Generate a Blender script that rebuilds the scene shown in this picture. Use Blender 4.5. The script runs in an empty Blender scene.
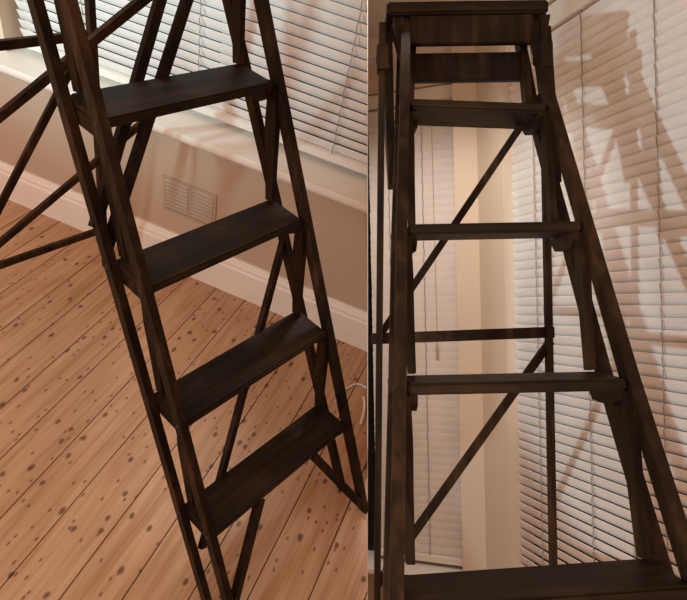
import bpy, bmesh, math, random
from mathutils import Vector, Matrix
R=math.radians
S=bpy.context.scene
C=S.collection
random.seed(7)
# ------------------------------------------------------------ camera, world, lights, exposure
H=1.479                                   # camera height above the boards
def pose(yaw,pit,rol):
    f=Vector((math.sin(yaw)*math.cos(pit),math.cos(yaw)*math.cos(pit),math.sin(pit)))
    r=Vector((math.cos(yaw),-math.sin(yaw),0)); u=r.cross(f)
    return r*math.cos(rol)+u*math.sin(rol), -r*math.sin(rol)+u*math.cos(rol), f
CR,CU,CF=pose(-0.201840,-0.712553,0.258245)
def basis(r,u,f):                          # columns: right, up, back
    return Matrix(((r.x,u.x,-f.x),(r.y,u.y,-f.y),(r.z,u.z,-f.z)))
camd=bpy.data.cameras.new('camera'); cam=bpy.data.objects.new('camera',camd); C.objects.link(cam)
cam.matrix_world=Matrix.Translation((0,0,H))@basis(CR,CU,CF).to_4x4()
camd.sensor_fit='HORIZONTAL'; camd.sensor_width=36; camd.lens=36*580/687; camd.clip_start=.02
S.camera=cam
# the second room: its own level frame (x right, y forward, z up, eye at the origin)
qr,qu,qf=pose(0,0.01,-0.020)
MR=Matrix.Translation((0,0,H))@(basis(CR,CU,CF)@basis(qr,qu,qf).transposed()).to_4x4()
I4=Matrix.Identity(4)
w=bpy.data.worlds.new('world'); S.world=w; w.use_nodes=True
bg=w.node_tree.nodes['Background']; bg.inputs[0].default_value=(1,.62,.42,1); bg.inputs[1].default_value=1.02
S.view_settings.view_transform='Standard'; S.view_settings.look='None'; S.view_settings.gamma=1
S.view_settings.exposure=0.0
def lamp(name,loc,power,col,rad,M=I4):
    d=bpy.data.lights.new(name,'POINT'); d.energy=power; d.color=col; d.shadow_soft_size=rad
    o=bpy.data.objects.new(name,d); C.objects.link(o); o.matrix_world=M@Matrix.Translation(loc); return o
def spot(name,loc,aim,power,col,rad,deg,blend,M=I4):
    d=bpy.data.lights.new(name,'SPOT'); d.energy=power; d.color=col; d.shadow_soft_size=rad; d.spot_size=R(deg); d.spot_blend=blend
    o=bpy.data.objects.new(name,d); C.objects.link(o); L=Vector(loc)
    o.matrix_world=M@Matrix.Translation(L)@(Vector(aim)-L).to_track_quat('-Z','Y').to_matrix().to_4x4(); return o
spot('room_lamp',(-1.85,-.86,-.22),(1.08,1.25,.02),165,(.66,.90,1.0),.022,31,.25,MR)
spot('bay_fill_light',(.22,1.25,.96),(.22,2.2,-.6),46,(.95,.90,.83),.08,88,.7,MR)  # unseen fill, added to brighten the narrow bay blind and the pier
spot('wall_fill_light',(-1.5,-1.4,2.0),(-.8,1.3,.15),80,(.68,.90,1.0),.16,58,.7)  # added fill lifting wall, skirting and boards, not a ceiling fitting
spot('window_lamp',(-2.2,-.6,1.9),(-1.5,1.58,1.38),430,(.55,.90,1.0),.05,52,1.0)
# plane through the eye where the two rooms meet (pixel column 367.5)
nl=(CR+CF*((343.5-367.5)/580.)).normalized()
EYE=Vector((0,0,H))
# ------------------------------------------------------------ materials
def mat(name,rough=.5,spec=.5):
    m=bpy.data.materials.new(name); m.use_nodes=True
    nt=m.node_tree; b=nt.nodes['Principled BSDF']; b.inputs['Roughness'].default_value=rough
    b.inputs['Specular IOR Level'].default_value=spec
    return m,nt,b
def node(nt,t,**k):
    n=nt.nodes.new(t)
    for a,v in k.items():
        if a.startswith('i_'): n.inputs[a[2:]].default_value=v
        else: setattr(n,a,v)
    return n
def ramp(nt,stops,interp='LINEAR'):
    n=nt.nodes.new('ShaderNodeValToRGB'); cr=n.color_ramp; cr.interpolation=interp
    while len(cr.elements)<len(stops): cr.elements.new(.5)
    for e,(p,c) in zip(cr.elements,stops): e.position=p; e.color=(*c,1)
    return n
def flat(name,col,rough=.6,var=.05,scale=9,bump=0.0,spec=.35):
    m,nt,b=mat(name,rough,spec); L=nt.links.new
    tc=node(nt,'ShaderNodeTexCoord'); n=node(nt,'ShaderNodeTexNoise'); n.inputs['Scale'].default_value=scale; n.inputs['Detail'].default_value=5
    L(tc.outputs['Object'],n.inputs['Vector'])
    r=ramp(nt,[(.3,tuple(c*(1-var) for c in col)),(.7,tuple(min(1,c*(1+var)) for c in col))]); L(n.outputs['Fac'],r.inputs[0])
    L(r.outputs[0],b.inputs['Base Color'])
    if bump:
        n2=node(nt,'ShaderNodeTexNoise'); n2.inputs['Scale'].default_value=60; L(tc.outputs['Object'],n2.inputs['Vector'])
        bp=node(nt,'ShaderNodeBump'); bp.inputs['Strength'].default_value=bump; bp.inputs['Distance'].default_value=.002
        L(n2.outputs['Fac'],bp.inputs['Height']); L(bp.outputs[0],b.inputs['Normal'])
    return m
def wood(name,lo,mid,hi,scl=(60,60,4),rough=.55,spec=.12):
    m,nt,b=mat(name,rough,spec); L=nt.links.new
    tc=node(nt,'ShaderNodeTexCoord'); mp=node(nt,'ShaderNodeMapping'); mp.inputs['Scale'].default_value=scl
    L(tc.outputs['Object'],mp.inputs[0])
    n=node(nt,'ShaderNodeTexNoise'); n.inputs['Scale'].default_value=1; n.inputs['Detail'].default_value=6; L(mp.outputs[0],n.inputs['Vector'])
    n2=node(nt,'ShaderNodeTexNoise'); n2.inputs['Scale'].default_value=7; n2.inputs['Detail'].default_value=4; L(tc.outputs['Object'],n2.inputs['Vector'])
    a=node(nt,'ShaderNodeMath',operation='ADD'); L(n.outputs['Fac'],a.inputs[0]); L(n2.outputs['Fac'],a.inputs[1])
    h=node(nt,'ShaderNodeMath',operation='MULTIPLY'); h.inputs[1].default_value=.5; L(a.outputs[0],h.inputs[0])
    r=ramp(nt,[(.36,lo),(.5,mid),(.66,hi)]); L(h.outputs[0],r.inputs[0]); L(r.outputs[0],b.inputs['Base Color'])
    bp=node(nt,'ShaderNodeBump'); bp.inputs['Strength'].default_value=.25; bp.inputs['Distance'].default_value=.001
    L(n.outputs['Fac'],bp.inputs['Height']); L(bp.outputs[0],b.inputs['Normal'])
    return m
M_rail=wood('dark_stained_wood',(.008,.004,.0017),(.018,.0088,.004),(.052,.024,.010))
M_tread=wood('worn_tread_wood',(.010,.0056,.0028),(.018,.010,.005),(.046,.023,.0105),scl=(5,70,70))
M_iron=flat('dark_iron',(.018,.016,.014),.45,.3)
M_white=flat('painted_white_gloss',(.74,.675,.605),.4,.03,4)
M_skirt=flat('painted_skirting',(.78,.71,.65),.45,.04,6)
M_wall=flat('beige_wall_paint',(.48,.36,.27),.8,.04,3,.12)
M_cream=flat('cream_wall_paint',(.62,.51,.40),.75,.03,3,.1)
M_slat=flat('blind_slat_white',(.72,.655,.61),.5,.04,14)
M_cord=flat('blind_cord_grey',(.30,.25,.21),.8,.1)
M_night=flat('dark_window_pane',(.02,.016,.013),.15,.1)
M_vent=flat('painted_vent_grille',(.42,.31,.235),.6,.05)
M_ceil=flat('ceiling_white',(.66,.60,.53),.8,.03)
M_sub=flat('dark_subfloor',(.03,.018,.012),.9,.2)
def floor_mat():
    m,nt,b=mat('knotty_pine_boards',.42,.4); L=nt.links.new
    tc=node(nt,'ShaderNodeTexCoord'); at=node(nt,'ShaderNodeAttribute',attribute_name='board')
    off=node(nt,'ShaderNodeVectorMath',operation='ADD')
    sc=node(nt,'ShaderNodeVectorMath',operation='SCALE'); sc.inputs['Scale'].default_value=37.0
    L(at.outputs['Color'],sc.inputs[0]); L(tc.outputs['Object'],off.inputs[0]); L(sc.outputs[0],off.inputs[1])
    mp=node(nt,'ShaderNodeMapping'); mp.inputs['Scale'].default_value=(55,2.6,20); L(off.outputs[0],mp.inputs[0])
    g=node(nt,'ShaderNodeTexNoise'); g.inputs['Scale'].default_value=1; g.inputs['Detail'].default_value=5; g.inputs['Distortion'].default_value=.8; L(mp.outputs[0],g.inputs['Vector'])
    gr=ramp(nt,[(.28,(.36,.19,.098)),(.5,(.47,.285,.170)),(.75,(.56,.365,.24))]); L(g.outputs['Fac'],gr.inputs[0])
    mp2=node(nt,'ShaderNodeMapping'); mp2.inputs['Scale'].default_value=(4,1.6,4); L(off.outputs[0],mp2.inputs[0])
    n2=node(nt,'ShaderNodeTexNoise'); n2.inputs['Scale'].default_value=1.5; L(mp2.outputs[0],n2.inputs['Vector'])
    r2=ramp(nt,[(.3,(.84,.78,.72)),(.7,(1.0,1.0,1.0))]); L(n2.outputs['Fac'],r2.inputs[0])
    mx=node(nt,'ShaderNodeMix',data_type='RGBA',blend_type='MULTIPLY'); mx.inputs['Factor'].default_value=1
    L(gr.outputs[0],mx.inputs['A']); L(r2.outputs[0],mx.inputs['B'])
    cur=mx.outputs['Result']
    for i,(s,rad,keep,col) in enumerate((((20,13,20),.12,.76,(.085,.030,.014)),((42,22,42),.13,.70,(.13,.05,.025)),((14,8,14),.09,.82,(.07,.026,.014)))):
        mk=node(nt,'ShaderNodeMapping'); mk.inputs['Scale'].default_value=s; mk.inputs['Location'].default_value=(3.1*i,1.7*i,0); L(off.outputs[0],mk.inputs[0])
        nd=node(nt,'ShaderNodeTexNoise'); nd.inputs['Scale'].default_value=3; L(mk.outputs[0],nd.inputs['Vector'])
        ad=node(nt,'ShaderNodeMix',data_type='RGBA',blend_type='ADD'); ad.inputs['Factor'].default_value=.10; L(mk.outputs[0],ad.inputs['A']); L(nd.outputs['Color'],ad.inputs['B'])
        vo=node(nt,'ShaderNodeTexVoronoi',voronoi_dimensions='2D'); vo.inputs['Scale'].default_value=1; L(ad.outputs['Result'],vo.inputs['Vector'])
        kr=ramp(nt,[(0,(1,1,1)),(rad*.75,(.8,.8,.8)),(rad*1.25,(0,0,0))]); L(vo.outputs['Distance'],kr.inputs[0])
        sp=node(nt,'ShaderNodeSeparateColor'); L(vo.outputs['Color'],sp.inputs[0])
        th=node(nt,'ShaderNodeMath',operation='GREATER_THAN'); th.inputs[1].default_value=keep; L(sp.outputs[0],th.inputs[0])
        m1=node(nt,'ShaderNodeMath',operation='MULTIPLY'); L(kr.outputs[0],m1.inputs[0]); L(th.outputs[0],m1.inputs[1])
        m2=node(nt,'ShaderNodeMath',operation='MULTIPLY'); m2.inputs[1].default_value=.9; L(m1.outputs[0],m2.inputs[0])
        mm=node(nt,'ShaderNodeMix',data_type='RGBA'); L(m2.outputs[0],mm.inputs['Factor']); L(cur,mm.inputs['A']); mm.inputs['B'].default_value=(*col,1)
        cur=mm.outputs['Result']
    tn=node(nt,'ShaderNodeMix',data_type='RGBA',blend_type='MULTIPLY'); tn.inputs['Factor'].default_value=1
    tr=ramp(nt,[(0,(.88,.85,.82)),(1,(1.06,1.05,1.04))]); L(at.outputs['Fac'],tr.inputs[0]); L(cur,tn.inputs['A']); L(tr.outputs[0],tn.inputs['B'])
    L(tn.outputs['Result'],b.inputs['Base Color'])
    bp=node(nt,'ShaderNodeBump'); bp.inputs['Strength'].default_value=.2; bp.inputs['Distance'].default_value=.001; L(g.outputs['Fac'],bp.inputs['Height']); L(bp.outputs[0],b.inputs['Normal'])
    return m
M_floor=floor_mat()
# ------------------------------------------------------------ mesh helpers
def hexa(bm,c8,bev=0.0):
    vs=[bm.verts.new(c) for c in c8]
    fs=[(0,3,2,1),(4,5,6,7),(0,1,5,4),(1,2,6,5),(2,3,7,6),(3,0,4,7)]
    faces=[bm.faces.new([vs[i] for i in f]) for f in fs]
    if bev:
        es=set(e for f in faces for e in f.edges)
        bmesh.ops.bevel(bm,geom=list(es),offset=bev,segments=2,affect='EDGES',clamp_overlap=True)
def box(bm,a,b,bev=0.0):
    (x0,y0,z0),(x1,y1,z1)=a,b
    hexa(bm,[(x0,y0,z0),(x1,y0,z0),(x1,y1,z0),(x0,y1,z0),(x0,y0,z1),(x1,y0,z1),(x1,y1,z1),(x0,y1,z1)],bev)
def bar(bm,p0,p1,side,w0,t0,w1=None,t1=None,bev=.0015,mids=None):
    """box from p0 to p1; w along side, t across. mids: extra (fraction,w,t) stations"""
    p0=Vector(p0);p1=Vector(p1); d=(p1-p0).normalized(); a=Vector(side); a=(a-d*a.dot(d)).normalized(); b=d.cross(a)
    w1=w0 if w1 is None else w1; t1=t0 if t1 is None else t1
    st=[(0,w0,t0)]+list(mids or [])+[(1,w1,t1)]
    rings=[]
    for f,ww,tt in st:
        c=p0.lerp(p1,f)
        rings.append([bm.verts.new(c+a*(sx*ww/2)+b*(sy*tt/2)) for sx,sy in((-1,-1),(1,-1),(1,1),(-1,1))])
    faces=[bm.faces.new(rings[0][::-1]),bm.faces.new(rings[-1])]
    for r0,r1 in zip(rings,rings[1:]):
        for i in range(4): faces.append(bm.faces.new([r0[i],r0[(i+1)%4],r1[(i+1)%4],r1[i]]))
    if bev:
        es=set(e for f in faces for e in f.edges if e.calc_face_angle(3)>.5)
        bmesh.ops.bevel(bm,geom=list(es),offset=bev,segments=2,affect='EDGES',clamp_overlap=True)
def rail(bm,pts,w_,t_):
    d=(pts[-1]-pts[0]).normalized(); a=Vector((1,0,0)); b=d.cross(a).normalized(); rings=[]
    for p in pts: rings.append([bm.verts.new(p+a*(sx*w_/2)+b*(sy*t_/2)) for sx,sy in((-1,-1),(1,-1),(1,1),(-1,1))])
    faces=[bm.faces.new(rings[0][::-1]),bm.faces.new(rings[-1])]
    for r0,r1 in zip(rings,rings[1:]):
        for i in range(4): faces.append(bm.faces.new([r0[i],r0[(i+1)%4],r1[(i+1)%4],r1[i]]))
    es=set(e for f in faces for e in f.edges if e.calc_face_angle(3)>.5)
    bmesh.ops.bevel(bm,geom=list(es),offset=.002,segments=2,affect='EDGES',clamp_overlap=True)
def disc(bm,c,axis,rad,h,seg=12):
    ax=Vector(axis).normalized(); q=ax.to_track_quat('Z','Y').to_matrix().to_4x4()
    bmesh.ops.create_cone(bm,cap_ends=True,segments=seg,radius1=rad,radius2=rad*.8,depth=h,matrix=Matrix.Translation(c)@q)
def prism(bm,poly,axis0,axis1,org,ext):
    """poly points (a,b) in axes axis0,axis1 from org, extruded by vector ext"""
    A=Vector(axis0);B=Vector(axis1);O=Vector(org);E=Vector(ext)
    lo=[bm.verts.new(O+A*a+B*b) for a,b in poly]; hi=[bm.verts.new(O+A*a+B*b+E) for a,b in poly]
    bm.faces.new(lo[::-1]); bm.faces.new(hi)
    n=len(poly)
    for i in range(n): bm.faces.new([lo[i],lo[(i+1)%n],hi[(i+1)%n],hi[i]])
def clip(bm,M,keep):
    """cut setting geometry where the two rooms meet; keep -1 left, +1 right"""
    inv=M.inverted(); n=(M.to_3x3().transposed()@nl)*keep; co=inv@EYE
    co=co+n*.0004
    g=bm.verts[:]+bm.edges[:]+bm.faces[:]
    bmesh.ops.bisect_plane(bm,geom=g,plane_co=co,plane_no=n,clear_inner=True)
def new(name,bm,m,M=I4,parent=None,keep=0,smooth=False,**props):
    if keep: clip(bm,M,keep)
    bmesh.ops.recalc_face_normals(bm,faces=bm.faces[:])
    me=bpy.data.meshes.new(name); bm.to_mesh(me); bm.free(); me.materials.append(m)
    if smooth:
        for p in me.polygons: p.use_smooth=True
    o=bpy.data.objects.new(name,me); C.objects.link(o)
    if parent: o.parent=parent
    else: o.matrix_world=M
    for k,v in props.items(): o[k]=v
    return o
def struct(name,bm,m,M=I4,keep=0,parent=None):
    o=new(name,bm,m,M,parent,keep)
    if not parent: o['kind']='structure'
    return o
def thing(name,label,cat,M=I4,group=None):
    o=bpy.data.objects.new(name,None); C.objects.link(o); o.empty_display_size=.1; o.matrix_world=M
    o['label']=label; o['category']=cat
    if group: o['group']=group
    return o
BM=bmesh.new
# ------------------------------------------------------------ ROOM ONE: boards, wall, window
YW=1.488; YB=1.585
edges=[-4.0,-3.87,-3.74,-3.61,-3.49,-3.37,-3.25,-3.12,-3.0,-2.87,-2.75,-2.62,-2.5,-2.38,-2.25,-2.13,-2.0,-1.87,-1.74,-1.61,-1.48,-1.355,-1.233,-1.125,-1.016,-.90,-.78,-.66,-.532,-.409,-.275,-.151,-.017,.11,.23,.35,.47,.6]
bm=BM(); lay=None
fl=bm
for x0,x1 in zip(edges,edges[1:]):
    box(bm,(x0+.0012,-.6,-.022),(x1-.0012,YW+.0,0),.0008)
clip(bm,I4,-1)
lay=bm.faces.layers.float_color.new('board') if hasattr(bm.faces.layers,'float_color') else None
me=bpy.data.meshes.new('floor'); bmesh.ops.recalc_face_normals(bm,faces=bm.faces[:]); bm.to_mesh(me); bm.free()
me.materials.append(M_floor)
at=me.attributes.new('board','FLOAT_COLOR','CORNER')
for p in me.polygons:
    cx=p.center.x; k=sum(1 for e in edges if e<cx); rnd=random.Random(k*13+5); col=(rnd.random(),rnd.random(),rnd.random(),1)
    for li in p.loop_indices: at.data[li].color=col
flo=bpy.data.objects.new('floor',me); C.objects.link(flo); flo['kind']='structure'
bm=BM(); box(bm,(-4,-.6,-.06),(.6,YW+.1,-.0225)); struct('floor',bm,M_sub,keep=-1)
# wall below the sill, then the reveal pier at the left end of the window
bm=BM(); box(bm,(-4,YW,0),(.6,YW+.2,.552)); struct('wall_window',bm,M_wall,keep=-1)
bm=BM(); box(bm,(-4,YW+.045,.585),(-1.665,YW+.2,2.35)); struct('wall_pier',bm,M_cream,keep=-1)
bm=BM(); box(bm,(-1.665,YW+.02,2.15),(.6,YW+.2,2.35)); struct('wall_lintel',bm,M_cream,keep=-1)
# skirting board with moulded top
bm=BM()
prof=[(0,0),(-.022,0),(-.022,.118),(-.017,.124),(-.017,.136),(-.012,.146),(-.007,.158),(0,.158)]
prism(bm,prof,(0,1,0),(0,0,1),(-4,YW,0),(4.6,0,0)); struct('baseboard_window',bm,M_skirt,keep=-1)
# window sill
bm=BM()
prof=[(-.045,.558),(-.05,.563),(-.052,.572),(-.05,.581),(-.045,.585),(.2,.585),(.2,.552),(-.03,.552)]
prism(bm,prof,(0,1,0),(0,0,1),(-4,YW,0),(4.6,0,0)); struct('trim_1',bm,M_white,keep=-1)
# window frame and pane behind the blind
win=BM(); box(win,(-1.665,YB+.02,.585),(.6,YB+.06,.612)); box(win,(-1.665,YB+.03,.612),(-1.62,YB+.07,2.15)); box(win,(-.9,YB+.03,.612),(-.86,YB+.07,2.15)); box(win,(-1.665,YB+.03,1.35),(.6,YB+.07,1.39))
wn=struct('window_1',win,M_white,keep=-1)
bm=BM(); box(bm,(-1.665,YB+.07,.585),(.6,YB+.08,2.15)); new('window_pane',bm,M_night,parent=wn,keep=-1)

def blind(name,label,M,x0,x1,zb,zt,pitch,width,ang,head,cords,keep,rail_h=.024,cordmat=None,group=None):
    """venetian blind in frame M: slats run along x, room side is -y; slat top edges lean into the room"""
    root=thing(name,label,'window blind',M,group)
    hw=width/2; lo_=zb+rail_h+.002; hi_=zt-head-.005; n_=int(round((hi_-lo_)/pitch)); pitch=(hi_-lo_)/n_
    bm=BM()
    for k_ in range(n_):
        z=lo_+pitch*(k_+.5)
        segs=3; th=.0022
        pts=[]
        for i in range(segs+1):
            s=-hw+width*i/segs; bow=.0009*(1-(s/hw)**2)
            # along slat section: from lower (window side) to upper (room side)
            y=-s*math.cos(ang)-bow*math.sin(ang); zz=s*math.sin(ang)-bow*math.cos(ang)*0
            pts.append((y,z+zz))
        poly=pts+[(y+th*math.sin(ang),zz+th*math.cos(ang)) for y,zz in pts[::-1]]
        prism(bm,poly,(0,1,0),(0,0,1),(x0+random.uniform(0,.0015),0,0),(x1-x0,0,0))
    new('slats',bm,M_slat,M,root,keep)
    bm=BM(); box(bm,(x0,-.022,zt-head),(x1,.022,zt),.002); new('headrail',bm,M_white,M,root,keep)
    bm=BM(); box(bm,(x0,-.018,zb),(x1,.018,zb+rail_h),.003); new('bottom_rail',bm,M_white,M,root,keep)
    for cx in cords:
        bm=BM(); z=zb+rail_h; i=0
        while z<zt-head:
            bar(bm,(cx,-hw*math.cos(ang)-.004,z),(cx+.0015*(1 if i%2 else -1),-hw*math.cos(ang)-.0065,z+pitch*.93),(1,0,0),.0024,.0022,bev=0); z+=pitch; i+=1
        new('ladder_cord',bm,cordmat or M_cord,M,root,keep)
    return root
MB=Matrix.Translation((0,YB,0))
b1=blind('venetian_blind','wide white venetian blind above the window sill behind the ladder standing on pine boards',MB,-1.64,.6,.605,2.14,.0295,.0326,R(67),.05,[-1.37,-.95,-.475],-1)

# ventilation grille in the wall
vent=thing('air_vent','small beige louvred ventilation grille set low in the wall above the skirting','air vent',Matrix.Translation((-.917,YW,.245)))
bm=BM()
box(bm,(-.104,-.004,0),(.104,.0,.010),.001); box(bm,(-.104,-.004,.128),(.104,0,.138),.001)
for xx in (-.104,-.005,.094): box(bm,(xx,-.0036,.0098),(xx+.010,0,.1282),0)
new('frame',bm,M_vent,parent=vent)
bm=BM(); box(bm,(-.1,-.0012,.004),(.1,-.0002,.134)); new('shade_plate',bm,flat('vent_shadow_gap',(.16,.095,.06),.9),parent=vent)  # flat dark plate, shade between the louvres put into its colour
bm=BM()
for i in range(8):
    z=.014+i*.0148
    for xa,xb in ((-.094,-.006),(.005,.093)): hexa(bm,[(xa,-.006,z),(xb,-.006,z),(xb,-.001,z+.004),(xa,-.001,z+.004),(xa,-.006,z+.0015),(xb,-.006,z+.0015),(xb,-.001,z+.0105),(xa,-.001,z+.0105)])
new('louvres',bm,M_vent,parent=vent)
# white cable on the floor at the right
CABLE=[(-.185,1.20,.004),(-.178,1.25,.004),(-.163,1.285,.004),(-.148,1.303,.004),(-.130,1.308,.004),(-.112,1.303,.004)]
def tube(bm,pts,r,n=8):
    P_=[Vector(p) for p in pts]; Q=[]
    for i in range(len(P_)-1):
        a=P_[max(i-1,0)];b=P_[i];c=P_[i+1];d=P_[min(i+2,len(P_)-1)]
        for k in range(6):
            t=k/6; Q.append(.5*((2*b)+(c-a)*t+(2*a-5*b+4*c-d)*t*t+(3*b-a-3*c+d)*t**3))
    Q.append(P_[-1]); rings=[]
    for i,p in enumerate(Q):
        d=(Q[min(i+1,len(Q)-1)]-Q[max(i-1,0)]).normalized(); s_=d.cross(Vector((0,0,1))).normalized(); u_=s_.cross(d)
        rings.append([bm.verts.new(p+s_*r*math.cos(2*math.pi*j/n)+u_*r*math.sin(2*math.pi*j/n)) for j in range(n)])
    bm.faces.new(rings[0][::-1]); bm.faces.new(rings[-1])
    for a,b in zip(rings,rings[1:]):
        for j in range(n): bm.faces.new([a[j],a[(j+1)%n],b[(j+1)%n],b[j]])
M_cable=flat('white_cable',(.72,.66,.58),.5,.03)
cab=new('power_cable',BM() if False else (lambda b:(tube(b,CABLE,.0035),b)[1])(BM()),M_cable,keep=-1,smooth=True)
cab['label']='thin white cable looped on the pine boards beside the stepladder foot near the skirting'; cab['category']='cable'
bm=BM(); tube(bm,[(-.11,1.262,.005),(-.098,1.24,.005),(-.086,1.20,.005),(-.080,1.155,.005)],.0045)
cb2=new('power_cable',bm,M_cable,keep=-1,smooth=True); cb2['label']='short straight run of white cable on the boards, in front of the cable loop'; cb2['category']='cable'
# ------------------------------------------------------------ LADDERS
def ladder(M,label,P):
    root=thing('wooden_stepladder',label,'stepladder',M)
    lean=P['lean']; dep=P['dep']; zs=P['zs']; hw=P['hw']; RW=P['rw']; RT=P['rt']; t=P['t']; top=P['top']; off=P.get('off',lambda z:0)
    cen=P.get('cen',lambda z:0); uo=P.get('uo',lambda s,z:0)
    def fr(s,z,dv=0,du=0): return Vector((cen(z)+s*(hw(z)+RW/2+du+uo(s,z)),lean*z+RT*.55+dv+off(z),z))
    def rr(s,z,du=0): return fr(s,z,dep-RT*.45,du-uo(s,z))
    def N(name,bm,m,parent=root,**k): return new(name,bm,m,parent=parent,**k)
    zt=top-.03; stz=[0.0]+[z_ for z_ in zs]+[zt]
    for s in (-1,1):
        bm=BM(); rail(bm,[fr(s,z_) for z_ in stz],RW,RT); N('front_rail',bm,M_rail)
        bm=BM(); rail(bm,[rr(s,z_) for z_ in stz],RW,RT*.9)
        N('rear_rail',bm,M_rail)
    for k,z in enumerate(zs):
        bm=BM(); h_=hw(z)-.001; v0=lean*z+off(z); c=cen(z)
        tl,tr_,tb=P.get('tilt',{}).get(z,(0,0,0))
        hexa(bm,[(c-h_,v0,z-t+tl),(c+h_,v0,z-t+tr_),(c+h_,v0+dep,z-t+tr_+tb),(c-h_,v0+dep,z-t+tl+tb),(c-h_,v0,z+tl),(c+h_,v0,z+tr_),(c+h_,v0+dep,z+tr_+tb),(c-h_,v0+dep,z+tl+tb)],.0035)
        tr=N('tread',bm,M_tread)
        for s in (-1,1):
            x0=c+s*(hw(z)-.002); x1=c+s*(hw(z)-.016); x0,x1=min(x0,x1),max(x0,x1)
            bm=BM(); prism(bm,[(.004,0),(dep+.004,0),(dep+.004,-.012),(dep-.012,-.026),(.02,-.026),(.004,-.014)],(0,1,0),(0,0,1),(x0,v0,z-t),(x1-x0,0,0))
            N('cleat',bm,M_rail,parent=tr)
            for pt in (fr(s,z-t*.5),rr(s,z-t*.5)):
                bm=BM(); disc(bm,pt+Vector((s*(RW/2+.0002),0,0)),(s,0,0),.0045,.002); N('bolt',bm,M_iron,parent=tr)
            # strut from the front rail under this tread to the rear rail above the next one down
            zn=(zs[k-1] if k else None)
            if zn is not None:
                a=Vector((c+s*(hw(z)+uo(s,z)+P.get('su',.003)),lean*z+.014+off(z),z-t-.004)); b=Vector((cen(zn)+s*(hw(zn)-.015+P.get('sl',0)),lean*zn+dep-.010+off(zn),zn+.004))
                bm=BM(); bar(bm,a,b,(1,0,0),P.get('st',.013),.020,.012,.020,mids=[(.30,P.get('st',.013)+.001,.030),(.60,.013,.024)],bev=.0015); N('strut',bm,M_rail)
    # short struts above the top tread up to the cap
    for s in (-1,1):
        a=Vector((cen(top)+s*(hw(top)-.008),lean*top+.03+off(top),top-.03)); z=zs[-1]; b=Vector((cen(z)+s*(hw(z)-.009),lean*z+dep-.016+off(z),z+.004))
        bm=BM(); bar(bm,a,b,(1,0,0),.015,.024,bev=.0015); N('strut',bm,M_rail)
    # cap
    cw=P['capw']; v0=lean*top-.012+P.get('capv',0)+off(top); c=cen(top)
    bm=BM(); box(bm,(c-cw[0],v0,top-.026),(c+cw[1],v0+dep+.035,top),.004); N('cap_platform',bm,M_tread)
    bm=BM(); box(bm,(c-hw(top)-.004,v0+.008,top-P.get('apron',.052)),(c+hw(top)+.004,v0+.024,top-.026),.002); N('cap_apron',bm,M_rail)
    bm=BM(); zb=P['backbar']; vb=lean*zb+dep*.72+off(zb); box(bm,(cen(zb)-hw(zb)-.004,vb,zb-P.get('bb',.028)),(cen(zb)+hw(zb)+.004,vb+.016,zb+P.get('bb',.028)),.002); N('back_board',bm,M_rail)
    for s in (-1,1):
        x=c+s*(hw(top)+RW)
        bm=BM(); prism(bm,[(0,0),(s*.022,0),(s*.020,-.012),(s*.003,-.085),(0,-.085)],(1,0,0),(0,0,1),(x,v0+.012,top-.026),(0,.05,0)); N('cap_bracket',bm,M_rail)
        # tapered side board hanging from the cap outside each rail
        za=top-.10; zb2=top-P['arm']
        bm=BM(); bar(bm,(c+s*(hw(top)+RW+P.get('hbo',.012)),lean*top+dep*.8+off(top)-.02,top-.03),(c+s*(hw(top)+RW+P.get('hbo',.014)),lean*top+dep*.8-.02-.15*0+off(top)-P['arm']*lean*.35,zb2),(1,0,0),.024,.055,.014,.03,bev=.002); N('hinge_board',bm,M_rail)
    # rear supporting frame
    F=P['frame']
    for s in (-1,1):
        p0=F['pole'](s,F['z0']); p1=F['pole'](s,F['z1'])
        bm=BM(); bar(bm,p0,p1,(1,0,0),F['w'],F['w']*1.25,bev=.002); N('support_pole',bm,M_rail)
        hp=F['pole'](s,F['hz'])
        bm=BM(); bar(bm,hp+Vector((-s*.001,-.004,.024)),hp+Vector((-s*.001,-.004,-.024)),(1,0,0),.022,.03,bev=.005); 
        hg=N('hinge_block',bm,M_rail)
        bm=BM(); disc(bm,hp+Vector((s*.006,-.006,0)),(s,0,0),.011,.012); N('hinge_pin',bm,M_iron,parent=hg)
    for nm,a,b,ww,tt in F['bars']:
        bm=BM(); bar(bm,a,b,(0,1,0),tt,ww,bev=.0015); N(nm,bm,M_rail)
    for nm,a,b,ww,tt in P.get('braces',[]):
        bm=BM(); bar(bm,a,b,(0,1,0),tt,ww,bev=.0015); N(nm,bm,M_rail)
    return root
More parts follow.
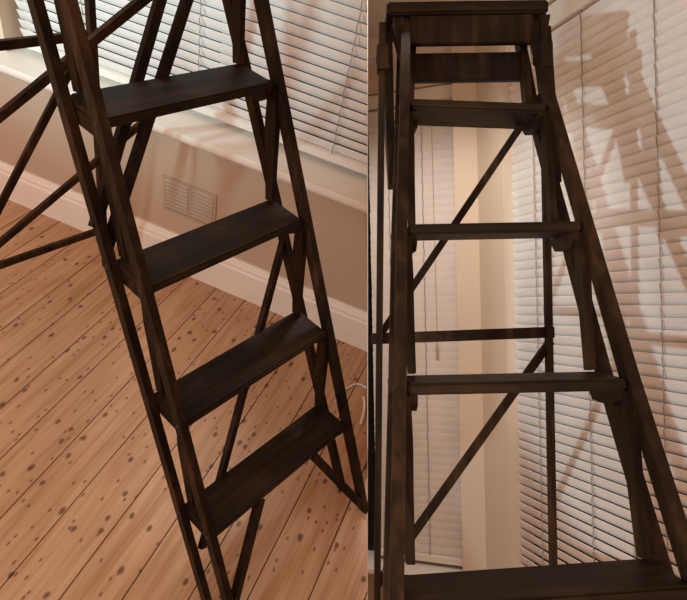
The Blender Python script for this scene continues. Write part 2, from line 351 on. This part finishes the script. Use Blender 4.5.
# ladder one, on the boards
th=1.2126
M1=Matrix.Translation((-.04095,.66554,0))@Matrix.Rotation(th,4,'Z')
ZS=[.286+.25*k for k in range(7)]
l1=.478
def pole1(s,z): return Vector((s*(.228-.055*z),1.28-.15*z,z))
def rp(u,z,dv=0): return Vector((u,.478*z+.1+dv,z))
P1=dict(lean=l1,dep=.098,zs=ZS,hw=lambda z:(.427-.024*(z-.286)/.25)/2,rw=.016,rt=.024,t=.018,uo=lambda s,z:(.012*(z-.2) if s>0 else -.010),top=1.95,capw=(.19,.19),backbar=1.86,arm=.24,
  frame=dict(pole=pole1,z0=.02,z1=1.93,hz=1.87,w=.017,bars=[
    ('frame_crossbar',pole1(-1,.885)-Vector((.02,-.014,0)),pole1(1,.885)+Vector((.01,.014,0)),.022,.012),
    ('frame_crossbar',pole1(-1,.197)-Vector((.02,-.014,0)),pole1(1,.197)+Vector((.01,.014,0)),.022,.012),
    ('frame_crossbar',pole1(-1,1.5)-Vector((.02,-.014,0)),pole1(1,1.5)+Vector((.01,.014,0)),.022,.012),
    ('frame_diagonal',Vector((.172,1.150,.89)),Vector((-.2,1.24,.26)),.020,.010),
    ('frame_diagonal',Vector((-.2,1.12,.90)),Vector((.17,1.045,1.49)),.020,.010),
    ('stay_bar',Vector((-.2,1.254,.571)),Vector((.2,.87,1.096)),.022,.012),
    ('stay_bar',Vector((-.22,.955,.51)),Vector((.2,.894,.804)),.016,.010)]),
  braces=[('cross_brace',rp(.2,1.275),rp(-.2,.80),.020,.011),('cross_brace',rp(.2,1.345,.012),rp(-.2,.835,.012),.020,.011),
    ('cross_brace',rp(.205,.70),rp(-.205,.16),.018,.012),
    ('foot_brace',Vector((-.075,.143,.262)),Vector((-.225,.046,.05)),.022,.016),
    ('foot_brace',Vector((.098,.142,.262)),Vector((.232,.022,.012)),.022,.016)])
ladder(M1,'dark stained wooden stepladder on bare pine floorboards, seen from above, four treads in view',P1)
# ------------------------------------------------------------ ROOM TWO (frame MR)
q=(0.25398768,0.72683407,-0.36511824,0.01005309,0.49158342)
Z0=1.036
Uv=Vector((math.cos(q[3]),math.sin(q[3]),0)); Vv=Vector((-math.sin(q[3]),math.cos(q[3]),0))
o2=Vector((q[0],q[1],q[2]))-Vv*(q[4]*Z0)-Vector((0,0,Z0))
M2=MR@Matrix.Translation(o2)@Matrix.Rotation(q[3],4,'Z')
l2=q[4]
def L2(u,v,z): return Vector((u,v+l2*Z0,z+Z0))       # from T4-relative coordinates
def pole2(s,z): return Vector(((-.187+.027*(z-Z0)) if s<0 else .172-.04*max(0,z-Z0-.6),l2*Z0+.452-.03*(z-Z0),z))
def lerp_table(x,T_):
    if x<=T_[0][0]: return T_[0][1]
    for (a,b),(c,d) in zip(T_,T_[1:]):
        if x<=c: return b+(d-b)*(x-a)/(c-a)
    return T_[-1][1]
DR=[(0,-.003),(1,0),(2,.010),(3,.020),(3.9,.044)]; DL=[(0,-.004),(1,0),(2,.002),(3,.0075),(3.9,.010)]
def hw2(z):
    k=(z-Z0)/.25
    return (.381-.0382*k)/2-.009+(lerp_table(k,DR)-lerp_table(k,DL))/2
def dl2(z):
    k=(z-Z0)/.25
    return (lerp_table(k,DR)+lerp_table(k,DL))/2
ZS2=[Z0+.25*k for k in range(-3,4)]
def p2(s,z,dv=0): return pole2(s,z+Z0)+Vector((0,dv,0))
P2=dict(lean=l2,dep=.098,zs=ZS2,hw=hw2,rw=.018,rt=.026,t=.018,top=Z0+.985,hbo=.030,su=.001,sl=-.003,st=.014,capw=(.176,.156),backbar=Z0+.867,arm=.375,cen=dl2,apron=.085,bb=.030,capv=-.02,tilt={Z0+.75:(.006,-.008,-.004),Z0:(-.010,.006,-.006)},
  frame=dict(pole=pole2,z0=.05,z1=Z0+.925,hz=Z0+.853,w=.0125,bars=[
    ('frame_crossbar',p2(-1,.297,.012)-Vector((.016,0,0)),p2(1,.303,.012)+Vector((.006,0,0)),.022,.010),
    ('frame_crossbar',p2(-1,-.26,.012)-Vector((.016,0,0)),p2(1,-.26,.012)+Vector((.006,0,0)),.022,.010),
    ('frame_diagonal',p2(-1,.30,.014),p2(1,.79,.014),.014,.010),
    ('frame_diagonal',p2(-1,-.21,.014),p2(1,.285,.014),.016,.010)]))
ladder(M2,'dark wooden stepladder in front of the bay window blinds, seen face on with its cap',P2)
def MRT(x,y,ang): return MR@Matrix.Translation((x,y,0))@Matrix.Rotation(ang,4,'Z')
# directions of the two window planes of the bay
d1=Vector((.345,-.938,0)).normalized()   # window two runs towards the viewer on the right
a1=math.atan2(d1.y,d1.x)
d2=Vector((.94,-.342,0)).normalized(); a2=math.atan2(d2.y,d2.x)
B1=Vector((.567,1.911,0))                # left end of right-hand blind
K=Vector((.4796,2.032,0))                # pier corner
Mw1=MRT(B1.x,B1.y,a1)                    # local +x towards viewer, +y out through window? (checked below)
B2=Vector((.425,2.141,0)); Mw2=MRT(B2.x,B2.y,a2)
# in Mw frames the room is on -y
FZ=-1.375
blind('venetian_blind','large white venetian blind at the right of the bay, crossed by the ladder shadow',Mw1,0,1.75,-1.00,.872,.0290,.0320,R(67),.068,[.12,.332,.568,1.0,1.35],1)
b3=blind('venetian_blind','narrow white venetian blind behind the left rail of the ladder by the sill',Mw2,-.335,.0,-.961,.807,.0300,.0305,R(84),.050,[-.1245,-.255],1)
def pbox(bm,M,a,b): box(bm,a,b)
bm=BM(); box(bm,(-.0,.05,-1.0),(1.8,.06,.86)); struct('window_2',bm,M_night,Mw1,1)
bm=BM(); box(bm,(-.6,.05,-1.0),(0.05,.06,.80)); struct('window_3',bm,M_night,Mw2,1)
def poly_prism(name,pts,z0,z1,m,keep=1):
    bm=BM(); lo=[bm.verts.new((x,y,z0)) for x,y in pts]; hi=[bm.verts.new((x,y,z1)) for x,y in pts]
    bm.faces.new(lo[::-1]); bm.faces.new(hi); n=len(pts)
    for i in range(n): bm.faces.new([lo[i],lo[(i+1)%n],hi[(i+1)%n],hi[i]])
    return struct(name,bm,m,MR,keep)
n1=Vector((.938,.345,0)); n2=Vector((.342,.94,0))
FB=Vector((.5293,1.897,0)); A0=Vector((.4796-.94*.082,2.032+.342*.082,0))
pier=[A0,K,FB,FB+n1*.14,FB+n1*.14+Vector((.2,.5,0)),A0+n2*.16]
poly_prism('wall_bay_pier',[(p.x,p.y) for p in pier],-1.04,1.0,M_cream)

def strip(M,pts,x0,x1,name,m,keep=1):
    bm=BM(); prism(bm,pts,(0,1,0),(0,0,1),(x0,0,0),(x1-x0,0,0)); return struct(name,bm,m,M,keep)
# sills
strip(Mw2,[(-.085,-1.005),(-.09,-.997),(-.09,-.983),(-.085,-.975),(.06,-.975),(.06,-1.005)],-.6,.06,'trim_2',M_white)
strip(Mw1,[(-.10,-1.06),(-.105,-1.052),(-.105,-1.038),(-.10,-1.03),(.06,-1.03),(.06,-1.06)],-.02,1.8,'trim_3',M_white)
strip(Mw2,[(-.03,FZ),(-.03,-1.005),(.06,-1.005),(.06,FZ)],-.6,.10,'wall_bay_under_left_window',M_wall)
strip(Mw1,[(-.04,FZ),(-.04,-1.06),(.06,-1.06),(.06,FZ)],-.10,1.8,'wall_bay_under_right_window',M_wall)
# thin edge-on sheet added between the rooms to block bay light spill
pts_=[(1.34,1.03),(1.34,-.33),(1.7,-.47),(1.7,FZ),(2.9,FZ),(2.9,1.03)]
MRi=MR.inverted(); nloc=(MR.to_3x3().transposed()@nl).normalized()
bm=BM(); lo=[];hi=[]
for D_,z_ in pts_:
    x_=-(nloc.y*D_+nloc.z*z_)/nloc.x
    p=Vector((x_,D_,z_)); lo.append(bm.verts.new(p-nloc*.0002)); hi.append(bm.verts.new(p+nloc*.0010))
bm.faces.new(lo); bm.faces.new(hi[::-1])
for i in range(len(lo)):
    j=(i+1)%len(lo); bm.faces.new([lo[i],lo[j],hi[j],hi[i]])
struct('wall_light_block',bm,M_cream,MR)
# wall heads over the blinds, cornice and ceiling
strip(Mw2,[(-.03,.812),(-.03,1.06),(.1,1.06),(.1,.812)],-.6,.06,'wall_bay_head_left',M_cream)
strip(Mw1,[(-.03,.877),(-.03,1.06),(.1,1.06),(.1,.877)],-.0,1.8,'wall_bay_head_right',M_cream)
prof=[(-.03,.93),(-.045,.94),(-.05,.96),(-.075,.985),(-.09,1.0),(-.03,1.0)]
strip(Mw2,prof,-.6,.06,'trim_4',M_ceil); strip(Mw1,prof,-.1,1.8,'trim_5',M_ceil)
poly_prism('ceiling',[(-.2,.9),(1.2,.2),(1.6,.3),(.8,2.6),(0,2.6)],1.0,1.03,M_ceil)
poly_prism('floor',[(-.1,-.3),(1.5,-.3),(1.0,1.9),(.6,2.2),(0,2.4)],FZ-.02,FZ,M_wall)

# pull cord and tassel of the left-hand bay blind
bm=BM(); bar(bm,(-.083,-.020,.75),(-.078,-.022,-.15),(1,0,0),.0014,.0014,bev=0); new('pull_cord',bm,M_cord,MR,b3)
bm=BM(); bmesh.ops.create_cone(bm,cap_ends=True,segments=10,radius1=.008,radius2=.0035,depth=.028,matrix=Matrix.Translation((-.078,-.022,-.163))); new('cord_tassel',bm,M_vent,MR,b3)
